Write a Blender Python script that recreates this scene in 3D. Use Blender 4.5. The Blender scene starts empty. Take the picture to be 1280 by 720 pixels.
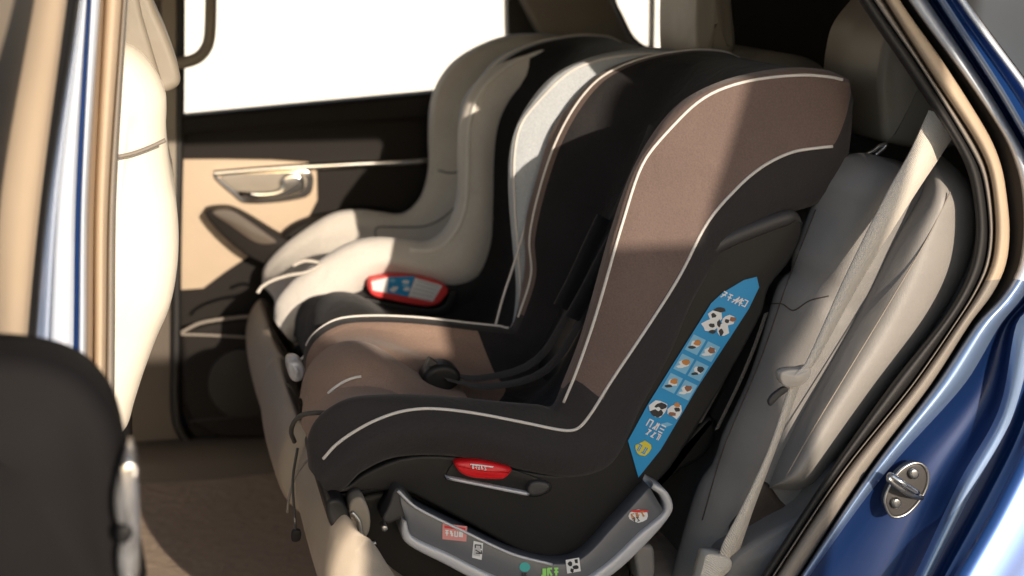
import bpy, math, random
from mathutils import Vector, Matrix
from mathutils.bvhtree import BVHTree
random.seed(7)
S = bpy.context.scene
COL = S.collection
# ------------------------------------------------------------------ camera
F = 1940.0
YAW = math.radians(12.8); PIT = math.radians(12.2)
CAM = Vector((0, -1.9, 1.4))
fw = Vector((math.sin(YAW)*math.cos(PIT), math.cos(YAW)*math.cos(PIT), -math.sin(PIT)))
rt = Vector((math.cos(YAW), -math.sin(YAW), 0))
up = rt.cross(fw)
cd = bpy.data.cameras.new('camera'); cam = bpy.data.objects.new('camera', cd); COL.objects.link(cam)
cam.matrix_world = Matrix(((rt.x, up.x, -fw.x, CAM.x), (rt.y, up.y, -fw.y, CAM.y), (rt.z, up.z, -fw.z, CAM.z), (0, 0, 0, 1)))
cd.sensor_width = 36; cd.lens = 36*F/1280; cd.clip_end = 500; cd.clip_start = .02
cd.dof.use_dof = True; cd.dof.focus_distance = 2.2; cd.dof.aperture_fstop = 3.2
S.camera = cam

def ray(x, y):
    return rt*(x-640) - up*(y-360) + fw*F
def at(x, y, Y):
    """point of the car's lengthwise plane Y = const measured on the photograph"""
    d = ray(x, y); return CAM + d*((Y-CAM.y)/d.y)

# ------------------------------------------------------------------ materials
def nt(name):
    m = bpy.data.materials.new(name); m.use_nodes = True
    return m, m.node_tree.nodes, m.node_tree.links, m.node_tree.nodes['Principled BSDF']
def mat(name, col, rough=.5, metal=0., tex='plain', tscale=300., bump=.15, var=.12, vscale=9., coat=0., sheen=0., spec=.5, dist=.002):
    m, N, L, P = nt(name)
    tc = N.new('ShaderNodeTexCoord')
    no = N.new('ShaderNodeTexNoise'); no.inputs['Scale'].default_value = vscale; no.inputs['Detail'].default_value = 5
    L.new(tc.outputs['Object'], no.inputs['Vector'])
    rp = N.new('ShaderNodeValToRGB'); e = rp.color_ramp.elements
    e[0].position = .25; e[1].position = .75
    e[0].color = (*[c*(1-var) for c in col], 1); e[1].color = (*[min(1, c*(1+var)) for c in col], 1)
    L.new(no.outputs['Fac'], rp.inputs['Fac'])
    src = rp.outputs['Color']; h = None
    if tex in ('fabric', 'carpet'):
        n2 = N.new('ShaderNodeTexNoise'); n2.inputs['Scale'].default_value = tscale; n2.inputs['Detail'].default_value = 3
        L.new(tc.outputs['Object'], n2.inputs['Vector'])
        mx = N.new('ShaderNodeMix'); mx.data_type = 'RGBA'; mx.blend_type = 'OVERLAY'; mx.inputs['Factor'].default_value = .25 if tex == 'fabric' else .5
        L.new(src, mx.inputs['A']); L.new(n2.outputs['Fac'], mx.inputs['B']); src = mx.outputs['Result']
        n3 = N.new('ShaderNodeTexNoise'); n3.inputs['Scale'].default_value = 22; n3.inputs['Detail'].default_value = 3; n3.inputs['Distortion'].default_value = .6
        L.new(tc.outputs['Object'], n3.inputs['Vector'])
        ad = N.new('ShaderNodeMath'); ad.operation = 'MULTIPLY_ADD'; ad.inputs[1].default_value = 5.
        L.new(n3.outputs['Fac'], ad.inputs[0]); L.new(n2.outputs['Fac'], ad.inputs[2]); h = ad.outputs[0]
    elif tex == 'leather':
        v = N.new('ShaderNodeTexVoronoi'); v.feature = 'DISTANCE_TO_EDGE'; v.inputs['Scale'].default_value = tscale
        L.new(tc.outputs['Object'], v.inputs['Vector'])
        n3 = N.new('ShaderNodeTexNoise'); n3.inputs['Scale'].default_value = 14; n3.inputs['Detail'].default_value = 2
        L.new(tc.outputs['Object'], n3.inputs['Vector'])
        ad = N.new('ShaderNodeMath'); ad.operation = 'MULTIPLY_ADD'; ad.inputs[1].default_value = 9.
        L.new(n3.outputs['Fac'], ad.inputs[0]); L.new(v.outputs['Distance'], ad.inputs[2]); h = ad.outputs[0]
    elif tex == 'plastic':
        n2 = N.new('ShaderNodeTexNoise'); n2.inputs['Scale'].default_value = tscale; n2.inputs['Detail'].default_value = 2
        L.new(tc.outputs['Object'], n2.inputs['Vector']); h = n2.outputs['Fac']
    elif tex == 'web':
        w = N.new('ShaderNodeTexWave'); w.inputs['Scale'].default_value = tscale; w.bands_direction = 'DIAGONAL'; w.inputs['Distortion'].default_value = .5
        L.new(tc.outputs['Object'], w.inputs['Vector']); h = w.outputs['Fac']
    if h is not None:
        b = N.new('ShaderNodeBump'); b.inputs['Strength'].default_value = bump; b.inputs['Distance'].default_value = dist
        L.new(h, b.inputs['Height']); L.new(b.outputs['Normal'], P.inputs['Normal'])
    rr = N.new('ShaderNodeMapRange'); rr.inputs['To Min'].default_value = max(0, rough-.07); rr.inputs['To Max'].default_value = min(1, rough+.07)
    L.new(no.outputs['Fac'], rr.inputs['Value']); L.new(rr.outputs['Result'], P.inputs['Roughness'])
    L.new(src, P.inputs['Base Color'])
    P.inputs['Metallic'].default_value = metal; P.inputs['Coat Weight'].default_value = coat; P.inputs['Coat Roughness'].default_value = .12
    P.inputs['Sheen Weight'].default_value = sheen; P.inputs['Specular IOR Level'].default_value = spec
    return m
def glass(name, tint, refl=.12):
    m = bpy.data.materials.new(name); m.use_nodes = True; N = m.node_tree.nodes; L = m.node_tree.links
    N.remove(N['Principled BSDF'])
    t = N.new('ShaderNodeBsdfTransparent'); t.inputs[0].default_value = (*tint, 1)
    g = N.new('ShaderNodeBsdfGlossy'); g.inputs['Roughness'].default_value = .02
    f = N.new('ShaderNodeFresnel'); f.inputs['IOR'].default_value = 1.45
    mu = N.new('ShaderNodeMath'); mu.operation = 'MULTIPLY'; mu.inputs[1].default_value = refl/.12
    mx = N.new('ShaderNodeMixShader'); L.new(f.outputs[0], mu.inputs[0]); L.new(mu.outputs[0], mx.inputs[0]); L.new(t.outputs[0], mx.inputs[1]); L.new(g.outputs[0], mx.inputs[2])
    L.new(mx.outputs[0], N['Material Output'].inputs['Surface']); return m

M = {}
M['brown_fabric'] = mat('brown_black_fabric', (.155, .109, .094), .85, tex='fabric', tscale=420, bump=.35, var=.1, sheen=.15, spec=.2)
M['sunlit_fabric'] = mat('sunlit_brown_fabric', (.27, .185, .145), .85, tex='fabric', tscale=420, bump=.35, var=.08, sheen=.1, spec=.2)  # brown cover fabric lightened to hold sunlight on inner arm and insert
M['charcoal_fabric'] = mat('charcoal_fabric', (.036, .032, .033), .88, tex='fabric', tscale=420, bump=.35, var=.1, sheen=.1, spec=.2)
M['black_fabric'] = mat('black_fabric', (.026, .024, .025), .9, tex='fabric', tscale=420, bump=.4, var=.2, sheen=.1, spec=.15)
M['grey_fabric'] = mat('warm_grey_fabric', (.70, .66, .61), .85, tex='fabric', tscale=380, bump=.35, var=.08, sheen=.15, spec=.2)
M['grey_liner'] = mat('grey_liner_fabric', (.62, .575, .515), .88, tex='fabric', tscale=380, bump=.35, var=.08, spec=.2)
M['blue_grey_fabric'] = mat('blue_grey_fabric', (.46, .49, .52), .85, tex='fabric', tscale=380, bump=.35, var=.08, spec=.2)
M['piping'] = mat('white_piping', (.72, .68, .64), .6, tex='fabric', tscale=700, bump=.4, var=.05)
M['grey_piping'] = mat('grey_piping', (.82, .79, .74), .6, tex='fabric', tscale=700, bump=.4, var=.05)
M['black_plastic'] = mat('black_plastic', (.011, .0105, .011), .45, tex='plastic', tscale=900, bump=.12, var=.12, spec=.3)
M['grey_plastic'] = mat('charcoal_plastic', (.045, .042, .042), .5, tex='plastic', tscale=900, bump=.12, var=.1)
M['silver_plastic'] = mat('silver_plastic', (.56, .56, .58), .38, metal=.25, tex='plastic', tscale=900, bump=.06, var=.06)
M['steel_panel'] = mat('steel_grey_panel', (.15, .155, .17), .4, metal=.3, tex='plastic', tscale=500, bump=.05, var=.12)
M['red_plastic'] = mat('red_plastic', (.75, .012, .016), .35, tex='plastic', tscale=600, bump=.05, var=.06)
M['chrome'] = mat('chrome', (.78, .76, .73), .13, metal=1, var=.03)
M['steel'] = mat('zinc_steel', (.5, .49, .47), .3, metal=1, var=.15, vscale=60)
M['grey_leather'] = mat('grey_leather', (.185, .175, .168), .48, tex='leather', tscale=420, bump=.22, var=.08)
M['sunlit_leather'] = mat('sunlit_grey_leather', (.29, .272, .255), .5, tex='leather', tscale=420, bump=.22, var=.06)
M['beige_leather'] = mat('beige_leather', (.42, .35, .275), .5, tex='leather', tscale=420, bump=.22, var=.08)
M['cream_leather'] = mat('cream_leather', (.84, .77, .66), .5, tex='leather', tscale=420, bump=.22, var=.05)
M['tan_plastic'] = mat('tan_trim_plastic', (.52, .405, .29), .55, tex='plastic', tscale=700, bump=.15, var=.06)
M['taupe_plastic'] = mat('taupe_trim_plastic', (.27, .235, .20), .55, tex='plastic', tscale=700, bump=.15, var=.08)
M['tan_headrest'] = mat('tan_headrest_leather', (.26, .225, .18), .5, tex='leather', tscale=420, bump=.2, var=.06)
M['door_black'] = mat('black_door_trim', (.016, .0135, .012), .6, tex='plastic', tscale=700, bump=.2, var=.12, spec=.15)
M['rubber'] = mat('black_rubber', (.012, .011, .011), .55, tex='plastic', tscale=400, bump=.1, var=.2)
M['seal_brown'] = mat('brown_seal', (.05, .036, .028), .6, tex='fabric', tscale=600, bump=.3, var=.15)
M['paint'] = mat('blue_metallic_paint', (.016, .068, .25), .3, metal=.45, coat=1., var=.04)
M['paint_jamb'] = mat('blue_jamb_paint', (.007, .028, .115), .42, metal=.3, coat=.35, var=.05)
M['paint_sheen'] = mat('blue_sheen_paint', (.30, .42, .66), .3, metal=.65, coat=1., var=.03)  # car blue lightened to hold pale reflections along the edges
M['paint_pale_glare'] = mat('pale_glare_paint', (.74, .79, .88), .3, metal=.1, coat=1., var=.03)  # blue paint whitened to hold sky reflections; also on the window trim
M['carpet'] = mat('brown_carpet', (.46, .35, .26), .95, tex='carpet', tscale=700, bump=.5, var=.05, dist=.003, vscale=30)
M['belt'] = mat('beige_belt_webbing', (.72, .66, .58), .6, tex='web', tscale=160, bump=.5, var=.06)
M['dark_strap'] = mat('charcoal_webbing', (.06, .057, .055), .6, tex='web', tscale=160, bump=.5, var=.1)
M['buckle'] = mat('beige_plastic', (.6, .54, .47), .4, tex='plastic', tscale=700, bump=.05, var=.05)
M['brown_trim'] = mat('dark_brown_trim', (.10, .078, .06), .6, tex='plastic', tscale=700, bump=.2, var=.1)
M['pocket'] = mat('black_door_pocket', (.012, .011, .0115), .7, tex='plastic', tscale=500, bump=.3, var=.15, spec=.1)
M['roof'] = mat('beige_headliner', (.34, .28, .21), .9, tex='fabric', tscale=400, bump=.3, var=.06)
M['dark_trim'] = mat('dark_cargo_trim', (.035, .030, .025), .8, tex='fabric', tscale=300, bump=.3, var=.15)
M['concrete'] = mat('grey_paving', (.30, .295, .29), .85, tex='plastic', tscale=60, bump=.3, var=.1, vscale=1.2)
M['render'] = mat('white_render_wall', (.86, .84, .80), .9, tex='plastic', tscale=80, bump=.3, var=.03, vscale=1.5)
M['st_blue'] = mat('sticker_blue', (.02, .30, .62), .35, var=.06)
M['st_pale'] = mat('sticker_pale_blue', (.22, .52, .75), .35, var=.1)
M['st_white'] = mat('sticker_white', (.8, .8, .8), .35, var=.05)
M['st_black'] = mat('sticker_black', (.03, .03, .035), .35, var=.05)
M['st_orange'] = mat('sticker_orange', (.6, .24, .06), .35, var=.15)
M['st_brown'] = mat('sticker_brown', (.28, .12, .07), .35, var=.15)
M['st_yellow'] = mat('sticker_yellow', (.75, .62, .05), .35, var=.1)
M['st_red'] = mat('sticker_red', (.72, .05, .05), .35, var=.06)
M['st_teal'] = mat('sticker_teal', (.08, .45, .42), .35, var=.06)
M['st_green'] = mat('sticker_green', (.35, .75, .2), .35, var=.06)
M['st_pink'] = mat('sticker_pink', (.72, .30, .28), .35, var=.06)
M['glass'] = glass('window_glass', (.97, .98, .97))
M['tint'] = mat('dark_tinted_glass', (.05, .062, .08), .25, var=.05, spec=.3)
M['lens'] = mat('silver_reflector', (.62, .6, .58), .18, metal=.8, var=.3, vscale=40)

# ------------------------------------------------------------------ mesh helpers
ROOT = {}
def tag(o, label=None, cat=None, group=None, kind=None):
    if label: o['label'] = label
    if cat: o['category'] = cat
    if group: o['group'] = group
    if kind: o['kind'] = kind
    return o
def empty(name, loc, label, cat, group=None):
    o = bpy.data.objects.new(name, None); COL.objects.link(o); o.location = loc; o.empty_display_size = .1
    ROOT[o.name] = Vector(loc)
    return tag(o, label, cat, group)
def origin(parent):
    p = parent
    while p is not None and p.parent is not None: p = p.parent
    return Vector(p.location) if p is not None else Vector((0, 0, 0))
def mk(name, V, Fc, m, parent=None, smooth=True, mids=None):
    off = origin(parent) if parent is not None else Vector((0, 0, 0))
    me = bpy.data.meshes.new(name)
    me.from_pydata([tuple(Vector(v)-off) for v in V], [], Fc)
    ms = m if isinstance(m, (list, tuple)) else [m]
    for k in ms: me.materials.append(M[k])
    if mids: me.polygons.foreach_set('material_index', mids)
    me.polygons.foreach_set('use_smooth', [smooth]*len(me.polygons))
    me.validate(); me.update()
    o = bpy.data.objects.new(name, me); COL.objects.link(o)
    if parent is not None: o.parent = parent
    return o
def cr(P, n, closed=False):
    """Catmull-Rom (centripetal-ish) through points, n samples per segment"""
    P = [Vector(p) for p in P]; k = len(P); out = []
    segs = k if closed else k-1
    for i in range(segs):
        p1, p2 = P[i], P[(i+1) % k]
        p0 = P[i-1] if (closed or i > 0) else p1*2-p2
        p3 = P[(i+2) % k] if (closed or i+2 < k) else p2*2-p1
        l1 = max((p2-p1).length, 1e-9)
        a = min(1., l1/max((p1-p0).length, 1e-9)); b = min(1., l1/max((p3-p2).length, 1e-9))
        m1 = (p2-p0)*.5*min(1, 2*l1/max((p2-p0).length, 1e-9)); m2 = (p3-p1)*.5*min(1, 2*l1/max((p3-p1).length, 1e-9))
        for j in range(n):
            t = j/n
            out.append(p1*(2*t**3-3*t*t+1)+m1*(t**3-2*t*t+t)+p2*(-2*t**3+3*t*t)+m2*(t**3-t*t))
    if not closed: out.append(P[-1])
    return out
def resample(P, n):
    P = [Vector(p) for p in P]; L = [0]
    for a, b in zip(P, P[1:]): L.append(L[-1]+(b-a).length)
    out = []; j = 0
    for i in range(n):
        s = L[-1]*i/(n-1)
        while j < len(L)-2 and L[j+1] < s: j += 1
        f = (s-L[j])/max(L[j+1]-L[j], 1e-9); out.append(P[j].lerp(P[j+1], min(1, f)))
    return out
def px(P, Y, n=0, closed=False):
    """pixel polyline -> points of plane Y (Y may be a list, one per point)"""
    Q = [at(p[0], p[1], Y[i] if isinstance(Y, (list, tuple)) else Y) for i, p in enumerate(P)]
    return cr(Q, n, closed) if n else Q
def grid(rows, close_u=False):
    V = [v for r in rows for v in r]; w = len(rows[0]); Fc = []
    for i in range(len(rows)-1):
        for j in range(w-1 if not close_u else w):
            a = i*w+j; b = i*w+(j+1) % w
            Fc.append((a, b, b+w, a+w))
    return V, Fc
def tube_vf(P, r, seg=10, closed=False, flat=1.0):
    P = [Vector(p) for p in P]; n = len(P); rows = []
    t0 = (P[1]-P[0]).normalized(); nrm = t0.orthogonal().normalized()
    for i in range(n):
        if closed: t = (P[(i+1) % n]-P[i-1]).normalized()
        else: t = (P[min(i+1, n-1)]-P[max(i-1, 0)]).normalized()
        nrm = (nrm-t*nrm.dot(t)).normalized(); bn = t.cross(nrm)
        rr = r(i/(n-1)) if callable(r) else r
        rows.append([P[i]+(nrm*math.cos(2*math.pi*k/seg)+bn*math.sin(2*math.pi*k/seg)*flat)*rr for k in range(seg)])
    if closed: rows.append(rows[0])
    V, Fc = grid(rows, True)
    if not closed:
        Fc.append(tuple(range(seg))[::-1]); Fc.append(tuple(len(V)-seg+k for k in range(seg)))
    return V, Fc
def tube(name, P, r, m, parent, seg=10, closed=False): 
    return mk(name, *tube_vf(P, r, seg, closed), m, parent)
def join(*vfs):
    V = []; Fc = []
    for v, f in vfs:
        o = len(V); V += v; Fc += [tuple(i+o for i in q) for q in f]
    return V, Fc
def box_vf(c, sx, sy, sz, R=None):
    c = Vector(c); V = []
    for x in (-1, 1):
        for y in (-1, 1):
            for z in (-1, 1):
                v = Vector((x*sx/2, y*sy/2, z*sz/2)); V.append(c+(R @ v if R else v))
    return V, [(0, 1, 3, 2), (4, 6, 7, 5), (0, 4, 5, 1), (2, 3, 7, 6), (0, 2, 6, 4), (1, 5, 7, 3)]
def signed_area(P):
    return sum(P[i].x*P[(i+1) % len(P)].z-P[(i+1) % len(P)].x*P[i].z for i in range(len(P)))/2
def offset_xz(P, d):
    """inset a closed XZ polygon by d (mitre limited)"""
    n = len(P); s = 1 if signed_area(P) > 0 else -1; out = []
    for i in range(n):
        a = P[i]-P[i-1]; b = P[(i+1) % n]-P[i]
        na = Vector((-a.z, 0, a.x))*s; nb = Vector((-b.z, 0, b.x))*s
        if na.length > 1e-9: na.normalize()
        if nb.length > 1e-9: nb.normalize()
        m = na+nb
        if m.length < 1e-6: m = na.copy()
        m.normalize(); k = max(.5, m.dot(na)); out.append(P[i]+m*(d/k))
    return out
def puff_vf(pts, depth, r=.012, bulge=0., steps=5, back=True, rings=6):
    """solid with outline pts (plane Y=const), rounded near rim, near face possibly domed, going depth deep"""
    Y0 = pts[0].y; n = len(pts)
    sh = lambda P, Y: [Vector((p.x, Y, p.z)) for p in P]
    R = [sh(pts, Y0+depth), sh(pts, Y0+depth*.5+r*.5), sh(pts, Y0+r)]
    last = pts
    for k in range(1, steps+1):
        a = k/steps*math.pi/2; last = offset_xz(pts, r*(1-math.cos(a))); R.append(sh(last, Y0+r*(1-math.sin(a))))
    c = sum(last, Vector())/n
    if bulge:
        for k in range(1, rings):
            f = 1-k/rings; R.append([Vector((c.x+(p.x-c.x)*f, Y0-bulge*(1-f*f), c.z+(p.z-c.z)*f)) for p in last])
    else:
        R.append(sh(offset_xz(last, min(.002, r*.2)), Y0-.0001))
    V, Fc = grid(R, True)
    Fc.append(tuple(len(V)-n+k for k in range(n)))
    if back: Fc.append(tuple(range(n))[::-1])
    return V, Fc
def puff(name, P, Y, depth, m, parent, r=.012, bulge=0., n=4, smooth_outline=True, **k):
    pts = px(P, Y, n, True) if smooth_outline else px(P, Y)
    return mk(name, *puff_vf(pts, depth, r, bulge, **k), m, parent)
def ribbons(lines, N=90):
    return [resample(cr(px(l[0], l[1]), 6), N) for l in lines]
def drape(bvh, P, off=.001):
    out = []
    for p in P:
        d = ray(p[0], p[1]).normalized(); h, nn, i, ds = bvh.ray_cast(CAM, d)
        if h is None: continue
        if nn.dot(d) > 0: nn = -nn
        out.append(h+nn*off)
    return out

# ------------------------------------------------------------------ child seats
def loft_seat(keys, yn, w, dy, twist=0.):
    """keys: rows of (C, R, P, M, E) pixel points on the near side plane yn; returns dense grid rows [t][s]"""
    ym = yn+w/2; rows = []
    D = Vector((0, dy, 0))
    for (C, R, P, m, E, ow) in keys:
        c = at(*C, yn); r0 = at(*R, yn+.035)
        near = [Vector((c.x, ym, c.z)), Vector((c.x, ym-w*.13, c.z)), Vector((c.x, 0, c.z)).lerp(Vector((r0.x, 0, r0.z)), .12)+Vector((0, yn+.115, 0)),
                Vector((c.x, 0, c.z)).lerp(Vector((r0.x, 0, r0.z)), .6)+Vector((0, yn+.075, 0)), Vector((r0.x, yn+.056, r0.z)).lerp(Vector((c.x, yn+.056, c.z)), .06), at(*R, yn+.03), at(*P, yn+.008), at(*m, yn-.008+ow), at(*E, yn+.016+ow)]
        e = near[-1]; near.append(Vector((e.x, yn+.05+ow, e.z)).lerp(Vector((c.x, yn+.05+ow, c.z)), .18))
        far = []
        for v in near[1:]:
            k = max(0., min(1., (.97-v.z)/.15)); k = k*k*(3-2*k)*twist
            far.append(Vector((v.x+.035*k, 2*ym-v.y, v.z+.012*k)))
        full = far[::-1]+near
        rows.append([v+D for v in full])
    # interpolate along t, then across
    cols = [cr([rows[i][j] for i in range(len(rows))], 6) for j in range(len(rows[0]))]
    T = len(cols[0]); dense = []
    for t in range(T):
        dense.append(cr([cols[j][t] for j in range(len(cols))], 4))
    return dense
NEAR = [  # C, R, P, M, E, outward offset
 ((398,592),(386,585),(391,592),(401,604),(412,616),0),
 ((404,556),(386,552),(402,577),(415,594),(430,611),0),
 ((436,524),(401,524),(432,549),(444,570),(452,590),0),
 ((490,520),(436,502),(478,521),(485,546),(492,572),0),
 ((545,538),(490,496),(536,511),(542,540),(548,569),0),
 ((596,556),(560,498),(600,517),(604,546),(605,576),0),
 ((655,574),(630,505),(655,529),(660,560),(665,590),0),
 ((700,572),(676,509),(694,534),(708,567),(720,596),0),
 ((735,545),(693,510),(714,520),(737,548),(766,578),0),
 ((765,500),(706,480),(722,466),(758,490),(802,508),0),
 ((800,430),(727,425),(739,413),(797,424),(838,442),0),
 ((835,355),(744,365),(758,350),(845,348),(868,372),.0),
 ((870,280),(764,292),(778,280),(886,274),(914,302),.008),
 ((905,210),(788,222),(803,205),(927,229),(948,280),.008),
 ((935,165),(820,165),(836,163),(956,206),(974,268),.008),
 ((960,130),(858,125),(880,122),(990,191),(1000,262),.008),
 ((990,105),(915,99),(937,101),(1020,185),(1022,254),.008),
 ((1020,95),(985,86),(1000,94),(1041,182),(1040,238),.010),
 ((1045,94),(1035,88),(1045,98),(1056,150),(1060,196),.02),
 ((1060,100),(1059,98),(1062,104),(1064,116),(1066,124),.035),
]
FAR = [
 ((355,410),(343,400),(346,405),(356,418),(368,430),0),
 ((364,385),(346,378),(358,384),(370,402),(386,416),0),
 ((388,372),(367,352),(381,360),(396,382),(412,405),0),
 ((424,362),(403,324),(416,330),(428,355),(442,376),0),
 ((458,358),(439,303),(450,309),(458,333),(464,352),0),
 ((488,358),(473,297),(482,306),(486,327),(492,342),0),
 ((522,358),(506,300),(512,312),(522,333),(535,350),0),
 ((555,352),(531,303),(538,313),(556,336),(568,357),0),
 ((585,332),(549,295),(558,304),(580,325),(598,346),0),
 ((608,295),(564,275),(574,281),(600,296),(622,308),0),
 ((620,245),(573,240),(585,241),(607,245),(629,250),0),
 ((630,200),(573,196),(584,198),(608,200),(632,205),0),
 ((640,160),(575,156),(586,158),(612,160),(638,160),0),
 ((655,128),(584,124),(594,127),(625,132),(652,130),0),
 ((680,104),(604,95),(612,102),(645,112),(672,110),0),
 ((705,88),(635,73),(642,79),(675,92),(700,99),0),
 ((730,78),(675,57),(682,64),(705,80),(725,92),0),
 ((748,72),(715,53),(722,60),(738,72),(750,86),0.005),
 ((763,71),(752,57),(756,65),(763,74),(770,84),.02),
 ((774,74),(772,68),(773,71),(775,76),(777,82),.03),
]
def seat_meshes(root, keys, yn, w, dy, pad_m, wing_m, far_wing_m=None, front_m=None, twist=0., arm_m=None):
    D = loft_seat(keys, yn, w, dy, twist)
    n = len(D[0]); mid = (n-1)//2; k = 4*4    # rows 0..4 from the middle = inner liner
    V, Fc = grid([r[mid-k:mid+k+1] for r in D]); pad = mk('seat_pad', V, Fc, [pad_m, front_m or pad_m], root, mids=[1 if i//(2*k) < 37 else 0 for i in range(len(Fc))])
    V, Fc = grid([r[mid+k:] for r in D]); c_ = len(D[0])-mid-k-1
    ids = [0 if (i//c_ >= 53 and i % c_ < 12) or arm_m is None else 1 for i in range(len(Fc))]
    near = mk('side_wing', V, Fc, [wing_m, arm_m or wing_m], root, mids=ids)
    bv = BVHTree.FromPolygons(V, Fc)
    V2, F2 = grid([r[:mid-k+1] for r in D]); mk('side_wing', V2, F2, [wing_m, arm_m or wing_m], root, mids=[0 if (i//c_ >= 53 and i % c_ >= c_-12) or arm_m is None else 1 for i in range(len(F2))])
    return D, bv, mid
def seam(root, bv, P, m, dy=0, r=.0022, n=6, name='piping', mirror=None):
    d0 = Vector((0, dy, 0)); Q = []
    for p in cr([Vector((a[0], a[1], 0)) for a in P], n):
        # traced on the first seat, carried along with it
        d = ray(p.x, p.y).normalized(); h, nn, i, ds = bv.ray_cast(CAM+d0, d)
        if h is None: continue
        if nn.dot(d) > 0: nn = -nn
        Q.append(h+nn*.0008)
    if len(Q) < 4: return []
    # smooth
    for _ in range(2): Q = [Q[0]]+[(Q[i-1]+Q[i]*2+Q[i+1])/4 for i in range(1, len(Q)-1)]+[Q[-1]]
    tube(name, Q, r, m, root, 8)
    if mirror is not None:
        tube(name, [Vector((q.x, 2*mirror-q.y, q.z)) for q in Q], r, m, root, 8)
    return Q
P1 = [(705,503),(720,467),(739,413),(758,350),(778,280),(803,205),(836,163),(880,122),(937,101),(1000,94),(1040,97),(1053,100)]
P2 = [(404,574),(420,556),(444,539),(471,525),(504,514),(541,511),(595,517),(662,530),(703,538),(722,536),(738,518),(764,476),(814,401),(851,342),(885,276),(927,229),(956,206),(990,190),(1020,185),(1040,183)]
YN = .13; WN = .50
SHELL = [(416,616),(436,606),(455,592),(500,573),(548,569),(605,576),(665,590),(712,592),(735,565),(750,530),(778,475),(804,420),(834,362),(858,332),(896,306),(945,288),(990,272),(1003,279),(1001,300),(987,328),(962,360),(953,392),(914,465),(872,534),(838,586),(812,614),(790,640),(765,668),(722,694),(690,699),(650,690),(600,663),(545,634),(505,615),(470,616),(432,624)]
BASE_Y = .115
def glyphs(O, u, v, n, size, mid, rng, Y, thick=.18):
    """small lettering-like strokes laid along u from O (pixels); returns list of pixel quads"""
    out = []
    for i in range(n):
        o = O+u*(size*.95*i)
        A = [((0, 0), (0, 1)), ((.6, 0), (.6, 1)), ((0, 0), (.6, 0)), ((0, 1), (.6, 1)), ((0, .5), (.6, .5)), ((.3, 0), (.3, 1)), ((0, 0), (.6, 1))]
        for (a, b) in rng.sample(A, 3):
            p = o+u*(a[0]*size*.9)+v*(a[1]*size); q = o+u*(b[0]*size*.9)+v*(b[1]*size)
            t = (q-p).normalized(); s = Vector((-t.y, t.x))*size*thick*.5
            out.append(([p-s-t*size*.05, q-s+t*size*.05, q+s+t*size*.05, p+s-t*size*.05], mid))
    return out
def sticker(name, outline, marks, Y, mats, root, dy=0, base_mid=0):
    V = []; Fc = []; ids = []
    layers = [(outline, base_mid)]+marks
    for li, (poly, mi) in enumerate(layers):
        o = len(V); z = Y-.0006*(0 if li == 0 else 1)-.000012*li
        V += [at(p[0], p[1], z)+Vector((0, dy, 0)) for p in poly]; Fc.append(tuple(range(o, o+len(poly)))); ids.append(mi)
    return mk(name, V, Fc, mats, root, smooth=False, mids=ids)
def blob(c, rx, ry, rng, n=9, jag=.25):
    return [Vector((c.x+rx*math.cos(a)*(1+rng.uniform(-jag, jag)), c.y+ry*math.sin(a)*(1+rng.uniform(-jag, jag)))) for a in [2*math.pi*i/n for i in range(n)]]
V2 = lambda x, y: Vector((x, y))

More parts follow.
